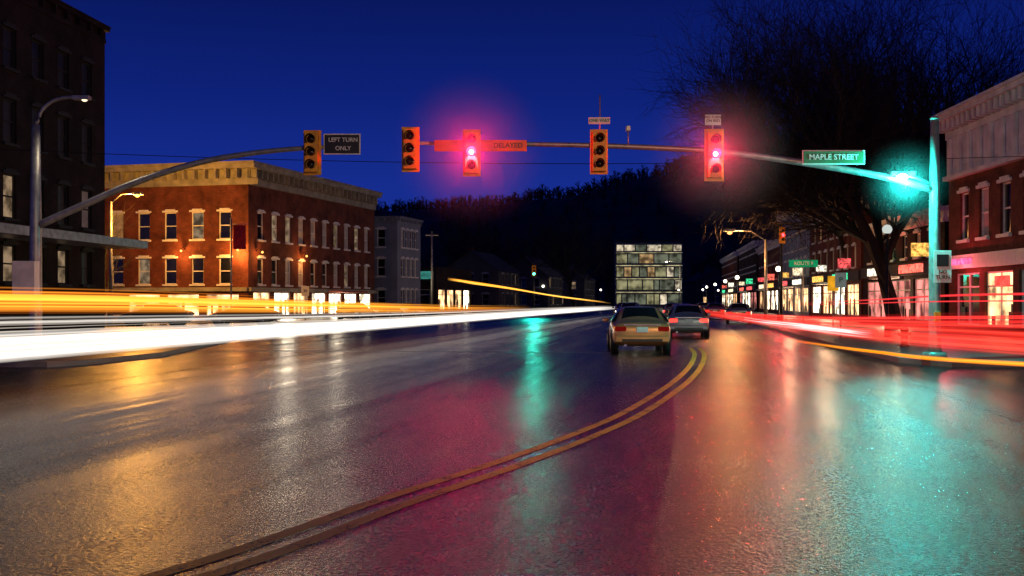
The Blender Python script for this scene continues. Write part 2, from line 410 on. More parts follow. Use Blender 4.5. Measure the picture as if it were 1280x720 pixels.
def gable(name, c, ang, W, D, H, RH, wall, lit):
    B, F = building(name, c, ang, W, D, H); del B.parts['roof']
    m = [M_glass, M_glass, M_glass, lit]
    for k in F: F[k].frame = M_grey
    F['front'].wall(wall, rows(W, 3, 0.9, [(0.9, 2.4), (3.7, 5.1)], m)); F['right'].wall(wall, rows(D, 4, 0.9, [(0.9, 2.4), (3.7, 5.1)], m))
    F['left'].wall(wall, []); F['back'].wall(wall, [])
    e = 0.4
    B.quad('gable', wall, [(0, 0, H), (W, 0, H), (W / 2, 0, H + RH)]); B.quad('gable', wall, [(W, D, H), (0, D, H), (W / 2, D, H + RH)])
    B.quad('roof', M_roof, [(-e, -e, H - e * RH / W * 2), (W / 2, -e, H + RH + 0.05), (W / 2, D + e, H + RH + 0.05), (-e, D + e, H - e * RH / W * 2)])
    B.quad('roof', M_roof, [(W + e, -e, H - e * RH / W * 2), (W + e, D + e, H - e * RH / W * 2), (W / 2, D + e, H + RH + 0.05), (W / 2, -e, H + RH + 0.05)])
    B.box('chimney', M_brk, (W * 0.3, D * 0.5, H + RH * 0.9), (0.7, 0.7, 2))
    B.done()
M_drk = surf('dark_clapboard', (0.05, 0.05, 0.055), 0.9, 0, 0.3, 0.6)
gable('wooden_house', (-9.5, 152), a15, 8, 11, 5.6, 2.6, M_drk, M_lit_dim)
gable('wooden_house', (-2, 182), a15, 8, 11, 5.6, 3, M_drk, M_lit_w)
gable('wooden_house', (5, 215), a15, 9, 11, 5.6, 3, M_drk, M_lit_dim)
gable('wooden_house', (43, 262), 0.1, 10, 11, 6.2, 3, M_drk, M_lit_w)
gable('wooden_house', (8, 262), -0.1, 10, 11, 6.2, 3, M_drk, M_lit_w)

B, F = building('lit_office_building', (23.0, 250), math.radians(-4), 15, 8, 15.0)
mo = [glow('office_light_a', (0.8, 0.75, 0.4), 0.42, 0.85, 0.5), glow('office_light_b', (1.0, 0.62, 0.28), 0.6, 0.85, 0.6), glow('office_light_c', (0.55, 0.6, 0.42), 0.28, 0.85, 0.5), glow('office_light_d', (1.0, 0.85, 0.6), 0.9, 0.9, 0.8)]
for k in F: F[k].frame = surf('bronze_frame', (0.12, 0.11, 0.08), 0.7)
ro = random.Random(2); wins = []
for z0, z1 in ((0.6, 3.0), (3.9, 6.1), (6.8, 9.0), (9.8, 11.9), (12.5, 14.0)):
    x = 0.3
    while x < 14.2:
        w_ = ro.choice([1.1, 1.6, 2.4, 3.2]); w_ = min(w_, 14.75 - x)
        wins.append((x, x + w_, z0, z1, ro.choice(mo + [mo[0], mo[2]]), 'plain')); x += w_ + 0.12
F['front'].wall(surf('stucco', (0.2, 0.2, 0.17), 0.8), wins)
for k in ('right', 'left', 'back'): F[k].wall(M_brk2, [])
F['front'].cornice(M_drk, 15.1, 0.7, 0.4, 0)
for z in (3.3, 6.3, 9.25, 12.1): F['front'].fbox('floor_band', glow('band_light', (0.9, 0.8, 0.45), 0.8, 0.8, 0.6), 0.2, 14.8, z, z + 0.14, 0.003, 0.15)
B.done()

a2 = math.radians(-2)
B, F = building('ornate_brick_building', (19.5, 30), a2, 16, 22, 9.9)
f = F['left']
f.wall(M_brk, rows(22, 9, 1.05, [(4.2, 6.3)], [M_glass, M_glass, M_curtain], store=(6, 0.4, 2.7, [M_shop3, M_shop2, M_glass])))
f.fbox('upper_panel', M_corn_w, 0, 22, 7.2, 8.899, 0.003, 0.1)
x = 0.6
while x < 22:
    f.fbox('pilaster', M_corn_w, x - 0.15, x + 0.15, 7.2, 8.88, 0.103, 0.24)
    f.fbox('upper_panel_insets', M_corn_w, x + 0.35, x + 0.85, 7.5, 8.6, 0.103, 0.16); x += 1.2
f.cornice(M_corn_w, 10.0, 1.1, 0.85, 0.6); f.fbox('belt_course', M_corn_w, 0, 22, 7.0, 7.19, 0.003, 0.3)
f.fbox('shop_fascia', M_corn_w, 0, 22, 2.9, 3.5, 0.003, 0.3)
f.fbox('neon_sign', glow('neon_pink', (1, 0.10, 0.25), 3, 0.6, 4), 0.6, 3.6, 3.08, 3.34, 0.303, 0.36)
f.fbox('neon_sign_2', glow('neon_red', (1, 0.04, 0.03), 4, 0.5, 4), 5.6, 7.0, 2.1, 2.5, 0.02, 0.1)
B.lamp('POINT', (1, 0.08, 0.12), 160, f.P(3, 2.6, 1.2), 0.1)
F['front'].wall(M_brk, rows(16, 6, 1.05, [(4.2, 6.3)], [M_glass])); F['right'].wall(M_brk, []); F['back'].wall(M_brk, rows(16, 6, 1.05, [(4.2, 6.3)], [M_glass]))
B.done()
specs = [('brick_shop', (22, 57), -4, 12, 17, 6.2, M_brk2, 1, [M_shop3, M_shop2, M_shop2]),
         ('brick_shop', (24.3, 78), -5, 12, 20, 8.6, M_brk, 2, [M_shop2, M_shop, M_shop3]),
         ('white_shop', (26.8, 101), -6, 12, 20, 10.5, M_grey, 2, [M_shop, M_shop2]),
         ('brick_shop', (29.6, 124), -7, 12, 24, 8.2, M_brk, 1, [M_shop, M_shop2]),
         ('brick_shop', (33.0, 151), -7, 12, 30, 9.5, M_brk2, 2, [M_shop, M_shop3]),
         ('brick_shop', (37.0, 184), -7, 12, 40, 9.5, M_brk, 2, [M_shop, M_shop2])]
sigs = [(1, .15, .1), (0.05, 0.7, .3), (1, .9, .7), (1, .5, .1), (.9, .1, .1), (1, .8, .5)]
for i, (nm, c, an, W, D, H, wl, nf, sm) in enumerate(specs):
    B, F = building(nm, c, math.radians(an), W, D, H)
    zz = [(4.0, 5.6)] if nf == 1 else [(3.9, 5.4), (6.4, 7.9)]
    if H < 7: zz = [(3.9, 5.2)]
    F['left'].wall(wl, rows(D, int(D / 2.6), 0.95, zz, [M_glass, M_glass, M_curtain, M_lit_dim, M_lit_w], store=(int(D / 4.5), 0.4, 2.7, sm)))
    F['front'].wall(wl, rows(W, 4, 0.95, zz, [M_glass, M_lit_dim])); F['right'].wall(wl, []); F['back'].wall(wl, [])
    F['left'].cornice(M_corn_w, H + 0.1, 0.8, 0.5, 0.8); F['front'].cornice(M_corn_w, H + 0.102, 0.8, 0.45, 0.8)
    F['left'].fbox('fascia', M_drk, 0, D, 2.92, 3.6, 0.003, 0.18)
    F['left'].fbox('shop_sign', glow('shop_sign_glow', sigs[i], 2.6, 0.8, 5), D * 0.55, D * 0.82, 3.03, 3.5, 0.183, 0.24)
    F['left'].fbox('shop_sign_2', glow('shop_sign_glow', sigs[(i + 2) % 6], 2.6, 0.8, 5), D * 0.12, D * 0.35, 3.03, 3.5, 0.183, 0.24)
    F['left'].fbox('blade_sign', glow('blade_sign_glow', sigs[(i + 3) % 6], 1.8, 0.8, 6), D * 0.9, D * 0.9 + 0.12, 3.8, 4.5, 0.3, 1.2)
    F['left'].fbox('blade_sign_2', glow('blade_sign_glow', sigs[(i + 1) % 6], 1.8, 0.8, 6), D * 0.45, D * 0.45 + 0.12, 3.8, 4.3, 0.3, 1.1)
    F['left'].fbox('awning', surf('awning_canvas', (0.2, 0.2, 0.2), 0.8), D * 0.4, D * 0.54, 2.75, 2.9, 0.003, 1.3)
    if i < 3: B.lamp('AREA', (1.0, 0.6, 0.35), 420, F['left'].P(D * 0.5, 1.6, 0.35), 2.5, aim=(-1, -0.3, 0.0))
    B.done()

# ------------------------------------------------------------ trees, hill
M_bark = surf('bark', (0.02, 0.016, 0.013), 0.9, 0, 0.4, 4, 0.5)
def grow(o, rnd, p, d, L, r, lev, maxl, pn, nseg=4, up=0.12):
    pts = [p.copy()]; rads = [r]; dd = d.copy(); q = p.copy(); sp = []
    for k in range(nseg):
        dd = (dd + Vector((rnd.gauss(0, .13), rnd.gauss(0, .13), rnd.gauss(0, .08) + up * 0.5))).normalized()
        q = q + dd * (L / nseg); pts.append(q.copy()); rr_ = r * (1 - (0.35 if lev == 0 else 0.6) * (k + 1) / nseg); rads.append(rr_); sp.append((q.copy(), dd.copy(), rr_, (k + 1) / nseg))
    o.tube(pn, M_bark, pts, rads, 8 if lev == 0 else (5 if lev < 2 else 3), cap=False)
    if lev >= maxl: return
    for (q, dd, rr_, t) in sp:
        if lev == 0 and t < 0.5: continue
        nb = 3 if lev == 0 else 2
        for _ in range(nb):
            ax = Vector((rnd.gauss(0, 1), rnd.gauss(0, 1), rnd.gauss(0, 0.5))).normalized()
            side = dd.cross(ax).normalized(); an = rnd.uniform(0.35, 0.95)
            nd = (dd * math.cos(an) + side * math.sin(an)).normalized()
            if lev < 2 and nd.z < 0.15: nd.z = abs(nd.z) + 0.2; nd.normalize()
            f_ = rnd.uniform(0.85, 1.15) if lev == 0 else rnd.uniform(0.52, 0.78)
            grow(o, rnd, q, nd, L * f_, max(rr_ * 0.68, 0.011), lev + 1, maxl, pn, 4 if lev < 2 else 3, up)
def tree(x, y, L, r, seed, maxl=4, pn='branches'):
    o = Obj('bare_tree', (x, y, 0)); rnd = random.Random(seed)
    grow(o, rnd, Vector((0, 0, 0)), Vector((0, 0, 1)), L, r, 0, maxl, pn)
    o.done()
tree(20.9, 61, 6.8, 0.45, 12, 5)
tree(27, 70, 7.6, 0.45, 6, 4)
tree(25.5, 84, 7.6, 0.4, 21, 4)
tree(9.5, 170, 7, 0.3, 33, 3); tree(-3, 165, 7, 0.3, 34, 3); tree(1, 200, 8, 0.35, 35, 3); tree(14, 215, 8, 0.35, 36, 3)
tree(-28, 78, 3, 0.16, 37, 3)

def hillz(x):
    t = [(-900, 50), (-300, 48), (-70, 54), (-20, 57), (30, 62), (75, 74), (120, 86), (200, 95), (300, 92), (900, 60)]
    for i in range(len(t) - 1):
        if t[i][0] <= x <= t[i + 1][0]:
            k = (x - t[i][0]) / (t[i + 1][0] - t[i][0]); k = k * k * (3 - 2 * k)
            return t[i][1] * (1 - k) + t[i + 1][1] * k
    return 50
o = Obj('hill'); NX, NY = 120, 14; M_hill = surf('hill_forest_floor', (0.05, 0.05, 0.04), 1.0, 0, 0.6, 0.05, 0)
rnd = random.Random(9); grid = []
for j in range(NY + 1):
    row = []
    for i in range(NX + 1):
        x = -900 + 1800 * i / NX; t = j / NY; y = 400 + 320 * t
        z = hillz(x) * math.sin(min(1, t * 1.15) * math.pi / 2) ** 1.3 + (rnd.uniform(-1, 1) if 0 < j else 0)
        if j == 0: z = -0.5
        row.append((x, y, z))
    grid.append(row)
for j in range(NY):
    for i in range(NX): o.quad('slope', M_hill, [grid[j][i], grid[j][i + 1], grid[j + 1][i + 1], grid[j + 1][i]])
o.done()
o = Obj('distant_forest'); rnd = random.Random(4); M_far = surf('far_trees', (0.035, 0.032, 0.026), 1, 0, 0.5, 0.1, 0)
for k in range(2600):
    x = rnd.uniform(-300, 360); t = rnd.choice([rnd.uniform(0.1, 1.0), rnd.uniform(0.78, 0.99), rnd.uniform(0.78, 0.99)]); y = 400 + 320 * t
    z = hillz(x) * math.sin(min(1, t * 1.15) * math.pi / 2) ** 1.3 - 1
    h = rnd.uniform(4, 9) * (1.3 if rnd.random() < .1 else 1)
    o.tube('trunks', M_far, [(x, y, z), (x + rnd.gauss(0, .5), y, z + h)], [0.35, 0.08], 3, False)
    for b in range(9):
        t0 = rnd.uniform(0.3, 0.95); a = rnd.uniform(0, 6.28); l = h * 0.4 * (1.25 - t0)
        o.tube('trunks', M_far, [(x, y, z + h * t0), (x + math.cos(a) * l, y + math.sin(a) * l, z + h * t0 + l * 0.9)], [0.25, 0.1], 3, False)
o.done()
o = Obj('distant_treeline'); rnd = random.Random(14)
for k in range(130):
    y = rnd.uniform(300, 380); x = rnd.uniform(-90, 130); h = rnd.uniform(12, 22)
    o.tube('trunks', M_far, [(x, y, 0), (x + rnd.gauss(0, .6), y, h)], [0.35, 0.05], 3, False)
    for b in range(26):
        t0 = rnd.uniform(0.2, 0.97); a = rnd.uniform(0, 6.28); l = h * 0.3 * (1.15 - t0) + 0.5
        p1 = Vector((x + math.cos(a) * l, y + math.sin(a) * l, h * t0 + l * 0.8))
        o.tube('trunks', M_far, [(x, y, h * t0), p1], [0.14, 0.05], 3, False)
        for c in range(2):
            a2_ = a + rnd.gauss(0, 0.8)
            o.tube('trunks', M_far, [p1.lerp(Vector((x, y, h * t0)), 0.4), p1 + Vector((math.cos(a2_), math.sin(a2_), rnd.uniform(0.2, 1.2))) * l * 0.4], [0.06, 0.03], 3, False)
o.done()

# ------------------------------------------------------------ signals
M_lens_off = surf('dark_lens', (0.03, 0.012, 0.01), 0.2)
M_red_on = glow('red_lens_lit', (1.0, 0.03, 0.03), 3, 0.0)
M_red_core = glow('red_lens_filament', (1.0, 0.5, 0.35), 6, 0.0)
def signal_head(o, x, y, z, lit=None, h=1.12, w=0.44, mat_on=None, power=0):
    o.box('backplate', M_yel, (x, y + 0.1, z), (w, 0.03, h))
    o.box('housing', M_yel, (x, y, z), (w * 0.74, 0.19, h * 0.88))
    for k in range(3):
        zz = z + h * 0.28 * (1 - k)
        on = (lit == k)
        m = (mat_on or M_red_on) if on else M_lens_off
        r = 0.1
        o.tube('lens_lit' if on else 'lens', m, [(x, y - 0.1, zz), (x, y - 0.112, zz)], r, 20)
        n = 14
        for i in range(n):
            a0 = math.radians(-50 + 280 * i / n); a1 = math.radians(-50 + 280 * (i + 1) / n); rr = r + 0.015
            def pt(a, d): return (x + math.cos(a) * rr, y - 0.1 - d, zz + math.sin(a) * rr)
            o.quad('visor', M_dark if lit is None else M_yel, [pt(a0, 0), pt(a1, 0), pt(a1, 0.2), pt(a0, 0.2)])
        if on and power:
            o.tube('lens_core', M_red_core, [(x, y - 0.113, zz), (x, y - 0.12, zz)], 0.065, 16)
            o.lamp('POINT', (1.0, 0.012, 0.08), power, (x, y - 0.33, zz), 0.05)
    o.box('bracket', M_gal, (x, y + 0.16, z), (0.06, 0.1, 0.5))

Y = 28.0
o = Obj('traffic_signal_mast')
o.tube('pole', M_gal, [(-11.9, Y, 0.13), (-11.9, Y, 0.4), (-11.9, Y, 3.6), (-11.9, Y, 6.0)], [0.2, 0.16, 0.14, 0.1], 16)
o.tube('pole_base', M_gal, [(-11.9, Y, 0.13), (-11.9, Y, 0.3)], [0.32, 0.28], 16)
o.tube('lamp_arm', M_gal, [tuple(v) for v in smooth_pts([(-11.9, Y, 5.95), (-11.75, Y, 6.35), (-11.45, Y, 6.6), (-11.1, Y, 6.68), (-10.85, Y, 6.66)], 5)], 0.045, 8)
o.box('lamp_head', M_gal, (-10.75, Y, 6.67), (0.42, 0.2, 0.1))
o.sphere('lamp_bowl', glow('lamp_glow', (1, 0.8, 0.5), 2, 0), (-10.68, Y, 6.62), 0.07, 12, 0.6)
o.lamp('SPOT', (1, 0.8, 0.55), 80, (-10.68, Y, 6.55), 0.08, (0, 0, 0), spot_size=math.radians(120), spot_blend=0.6)
o.tube('mast_arm', M_gal, [tuple(v) for v in smooth_pts([(-11.8, Y, 3.5), (-10.8, Y, 3.95), (-9.3, Y, 4.6), (-7.8, Y, 5.06), (-6.4, Y, 5.3), (-5.1, Y, 5.42), (-3.95, Y, 5.46)], 5)], [0.1 - 0.05 * i / 30 for i in range(31)], 12)
signal_head(o, -4.96, Y - 0.25, 5.28)
o.box('sign_panel', M_dark, (-4.23, Y - 0.12, 5.5), (0.86, 0.02, 0.46))
o.box('sign_panel_back', M_white, (-4.23, Y - 0.105, 5.5), (0.92, 0.01, 0.52))
for k, t in enumerate(('LEFT TURN', 'ONLY')): o.text('sign_text', M_white, t, 0.145, (-4.2, Y - 0.135, 5.6 - 0.21 * k))
o.box('control_cabinet', M_white, (-11.95, Y - 0.45, 2.15), (0.55, 0.3, 0.85)); o.box('cabinet_straps', M_gal, (-11.95, Y - 0.22, 2.15), (0.12, 0.16, 0.5))
o.done(0.008)

o = Obj('traffic_signal_mast')
o.tube('pole', M_green, [(10.56, Y, 0.13), (10.56, Y, 0.5), (10.56, Y, 4), (10.56, Y, 6.15)], [0.2, 0.15, 0.13, 0.1], 16)
o.tube('pole_base', M_green, [(10.56, Y, 0.13), (10.56, Y, 0.32)], [0.32, 0.28], 16)
o.sphere('pole_cap', M_green, (10.56, Y, 6.15), 0.11, 12, 0.6)
o.tube('mast_arm', M_gal, [tuple(v) for v in smooth_pts([(10.5, Y, 4.38), (9.2, Y, 4.72), (7.2, Y, 5.06), (5.2, Y, 5.32), (3.2, Y, 5.44), (1.2, Y, 5.5), (-0.8, Y, 5.52), (-2.1, Y, 5.53)], 5)], [0.1 - 0.055 * i / 35 for i in range(36)], 12)
signal_head(o, -2.52, Y - 0.25, 5.36)
o.box('signal_hanger', M_gal, (-2.3, Y - 0.05, 5.53), (0.45, 0.06, 0.08))
signal_head(o, -1.0, Y - 0.25, 5.27, 1, 1.16, 0.44, power=520)
o.box('orange_sign', surf('orange_sign_paint', (0.45, 0.17, 0.02), 0.5), (-0.78, Y - 0.11, 5.46), (2.3, 0.03, 0.28))
o.text('orange_sign_text', M_dark, 'DELAYED', 0.17, (-0.1, Y - 0.13, 5.46))
signal_head(o, 2.16, Y - 0.25, 5.3)
o.box('top_sign', M_white, (2.18, Y, 6.1), (0.54, 0.02, 0.17)); o.text('top_sign_text', M_dark, 'ONE WAY', 0.11, (2.18, Y - 0.015, 6.1))
o.tube('antenna', M_gal, [(2.2, Y + 0.03, 5.4), (2.2, Y + 0.03, 6.75)], 0.02, 6)
o.tube('sensor_stem', M_gal, [(2.9, Y, 5.45), (2.9, Y, 5.85)], 0.02, 6); o.box('sensor', M_gal, (2.9, Y, 5.9), (0.1, 0.18, 0.12))
signal_head(o, 5.02, Y - 0.25, 5.22, 1, 1.3, 0.48, power=340)
o.box('top_sign', M_white, (5.02, Y, 6.12), (0.4, 0.02, 0.26)); o.text('top_sign_text', M_dark, 'NO TURN\nON RED', 0.09, (5.02, Y - 0.015, 6.14))
o.tube('sign_stem', M_gal, [(5.02, Y + 0.03, 5.3), (5.02, Y + 0.03, 6.1)], 0.02, 6)
o.box('street_name_border', M_white, (8.0, Y - 0.115, 5.17), (1.56, 0.02, 0.36)); o.box('street_name_plate', M_signgreen, (8.0, Y - 0.13, 5.17), (1.5, 0.02, 0.3))
o.text('street_name_text', M_white, 'MAPLE STREET', 0.19, (8.0, Y - 0.145, 5.17))
o.tube('luminaire_arm', M_green, [(10.5, Y, 4.5), (10.1, Y - 0.05, 4.66), (9.85, Y - 0.1, 4.72)], 0.045, 8)
o.box('luminaire_head', M_green, (9.7, Y - 0.12, 4.76), (0.6, 0.26, 0.1))
o.sphere('luminaire_bowl', glow('teal_glow', (0.2, 1.0, 0.85), 16, 0), (9.68, Y - 0.2, 4.67), 0.15, 14, 0.6)
o.lamp('POINT', (0.02, 0.85, 0.75), 1300, (9.68, Y - 0.42, 4.48), 0.07)
o.box('regulatory_sign', M_white, (10.68, Y - 0.2, 2.45), (0.44, 0.02, 0.8)); o.box('regulatory_sign_mark', M_dark, (10.68, Y - 0.215, 2.6), (0.3, 0.01, 0.3))
o.text('regulatory_sign_text', M_dark, 'NO\nTURN', 0.13, (10.68, Y - 0.215, 2.25))
o.box('push_button', M_yel, (10.56, Y - 0.18, 1.2), (0.14, 0.1, 0.25))
o.done(0.006)
o = Obj('overhead_cable')
for (x0, z0, x1, z1, yy) in ((-30, 7.6, 30, 7.2, 40),):
    pts = [(x0 + (x1 - x0) * t / 20, yy, z0 + (z1 - z0) * t / 20 - 0.9 * math.sin(math.pi * t / 20)) for t in range(21)]
    o.tube('wire', M_dark, pts, 0.012, 4)
o.done()

# scattering volumes added around the strong lamps to stand in for lens glare
# (lit by whatever light reaches them), thinning out to nothing at their edge
def lamp_halo(x, y, z, r, dens):
    m, n = nt('halo_scatter')
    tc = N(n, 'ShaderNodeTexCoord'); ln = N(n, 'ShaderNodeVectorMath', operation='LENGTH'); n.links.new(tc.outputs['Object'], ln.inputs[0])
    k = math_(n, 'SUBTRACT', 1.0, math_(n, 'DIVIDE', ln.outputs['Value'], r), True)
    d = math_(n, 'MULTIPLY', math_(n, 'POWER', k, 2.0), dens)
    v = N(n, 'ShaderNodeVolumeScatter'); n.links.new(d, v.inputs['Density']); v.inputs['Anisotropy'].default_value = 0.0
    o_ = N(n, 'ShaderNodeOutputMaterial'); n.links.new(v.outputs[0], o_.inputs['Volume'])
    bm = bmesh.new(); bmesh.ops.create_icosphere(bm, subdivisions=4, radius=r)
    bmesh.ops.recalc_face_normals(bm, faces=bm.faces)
    me = bpy.data.meshes.new('lamp_halo'); bm.to_mesh(me); bm.free(); me.materials.append(m)
    ob = bpy.data.objects.new('lamp_halo', me); ob.location = (x, y, z); link(ob)
lamp_halo(-1.0, 27.42, 5.27, 2.1, 0.15)
lamp_halo(5.02, 27.42, 5.22, 2.0, 0.16)
lamp_halo(9.68, 27.5, 4.48, 1.2, 0.07)

# ------------------------------------------------------------ street furniture
def globe_lamp(x, y, h=4.0, col=(1, 0.9, 0.7), power=60, r=0.2):
    o = Obj('street_lamp', (x, y, 0.13))
    o.tube('post', M_dark, [(0, 0, 0), (0, 0, 0.5), (0, 0, 0.55), (0, 0, h)], [0.13, 0.11, 0.06, 0.045], 8)
    o.tube('collar', M_dark, [(0, 0, h - 0.05), (0, 0, h + 0.03)], [0.05, 0.13], 8)
    o.sphere('globe', glow('globe_glow', col, 7 if power or y > 100 else 1, 0), (0, 0, h + 0.2), r, 10)
    if power: o.lamp('POINT', col, power, (0, 0, h + 0.2), r + 0.02)
    o.done()
def cobra(x, y, h, dx, col, power, name='street_lamp', strength=25, aim=None, **kw):
    o = Obj(name, (x, y, 0.13))
    o.tube('pole', M_gal, [(0, 0, 0), (0, 0, h)], [0.13, 0.08], 10)
    o.tube('arm', M_gal, [(0, 0, h - 0.1), (dx * 0.4, 0, h + 0.5), (dx, 0, h + 0.55)], 0.04, 6)
    o.box('head', M_gal, (dx, 0, h + 0.55), (0.7, 0.3, 0.16))
    o.sphere('bowl', glow('bowl_glow', col, strength, 0), (dx, -0.05, h + 0.4), 0.16, 12, 0.7)
    if aim: o.lamp('SPOT', col, power, (dx, 0.1, h + 0.1), 0.1, aim=aim, **kw)
    else: o.lamp('POINT', col, power, (dx, -0.1, h + 0.1), 0.08)
    o.done()
cobra(-27.2, 76, 8.2, 1.8, (1, 0.42, 0.06), 4600, strength=8)
cobra(15.4, 68, 5.2, -2.2, (1, 0.40, 0.12), 1100, strength=3)
cobra(30, 200, 8, -2.4, (1, 0.75, 0.5), 500)
# lamp on the near corner, behind the viewer, its long-throw reflector pointed up the street
cobra(10.5, -3.5, 8.6, -2.4, (1, 0.66, 0.34), 8500, aim=(-0.16, 1, -0.16), spot_size=math.radians(76), spot_blend=1.0)
o = Obj('utility_pole', (-7.5, 105, 0.13)); o.tube('pole', M_gal, [(0, 0, 0), (0, 0, 8)], [0.12, 0.08], 8); o.box('crossarm', M_gal, (0, 0, 7.6), (1.2, 0.1, 0.1)); o.done()
for (x, y, p) in ((15.4, 46, 0), (19.5, 82, 120), (22.5, 112, 120), (25.5, 134, 0), (29, 160, 0), (33, 190, 0), (5, 180, 0), (12, 235, 0), (40, 235, 0), (19, 240, 0), (36, 242, 0), (46, 250, 0), (17, 262, 0)):
    globe_lamp(x, y, 3.6 if y > 50 else 4.2, (1, 0.88, 0.68) if p or y > 100 else (0.6, 0.65, 0.6), p)
def far_signal(x, y, z, col, k, name='traffic_light', power=700):
    o = Obj(name); o.tube('pole', M_dark, [(x, y + 0.3, 0.13), (x, y + 0.3, z + 0.8)], [0.1, 0.07], 8)
    signal_head(o, x, y, z, k, 1.1, 0.42, glow('far_lens', col, 20, 0))
    o.lamp('SPOT', col, power, (x, y - 0.35, z + 0.31 * (1 - k)), 0.08, aim=(0, -1, -0.08), spot_size=math.radians(60), spot_blend=0.3)
    o.done()
far_signal(2.2, 112, 4.6, (0.03, 1.0, 0.7), 2, power=1100)
far_signal(18.1, 75, 6.0, (1, 0.02, 0.03), 1, power=900)
o = Obj('hanging_banner', (-18.3, 75, 0.13))
o.tube('pole', M_gal, [(-0.5, 0, 0), (-0.5, 0, 7)], 0.06, 8); o.tube('arm', M_gal, [(-0.5, 0, 6.6), (0.6, 0, 6.6)], 0.03, 6)
Mb = surf('red_banner_cloth', (0.8, 0.02, 0.03), 0.8)
for i in range(6):
    for j in range(3):
        def bp(i, j): return (-0.35 + 0.28 * j, 0.05 * math.sin(i * 1.1 + j), 6.55 - 0.27 * i)
        o.quad('banner', Mb, [bp(i, j), bp(i, j + 1), bp(i + 1, j + 1), bp(i + 1, j)])
o.done()
def post_sign(name, x, y, z, w, h, mat, txt=None, tm=None):
    o = Obj(name, (x, y, 0.13)); o.tube('post', M_gal, [(0, 0.03, 0), (0, 0.03, z + h / 2)], 0.035, 8)
    o.box('panel', mat, (0, 0, z), (w, 0.02, h))
    if txt: o.text('text', tm or M_white, txt, min(h * 0.7, 0.3), (0, -0.015, z))
    o.done(0.006)
post_sign('parking_sign', 13.2, 45, 2.3, 0.45, 0.6, M_white, 'P', M_signgreen)
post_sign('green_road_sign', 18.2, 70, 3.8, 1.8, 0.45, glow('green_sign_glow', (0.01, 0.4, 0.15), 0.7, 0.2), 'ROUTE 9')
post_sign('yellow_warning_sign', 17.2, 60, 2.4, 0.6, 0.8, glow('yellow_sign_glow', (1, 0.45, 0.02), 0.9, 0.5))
post_sign('speed_sign', -15.5, 84, 2.2, 0.6, 0.75, M_white, '30', M_dark)
o = Obj('fire_hydrant', (12.6, 36, 0.13)); Mh = surf('hydrant_red', (0.4, 0.03, 0.02), 0.4)
o.tube('body', Mh, [(0, 0, 0), (0, 0, .05), (0, 0, .06), (0, 0, .5), (0, 0, .52), (0, 0, .56), (0, 0, .66), (0, 0, .72)], [.16, .16, .11, .11, .14, .14, .08, .03], 14)
o.tube('outlets', Mh, [(-.2, 0, .4), (.2, 0, .4)], .055, 10); o.done()

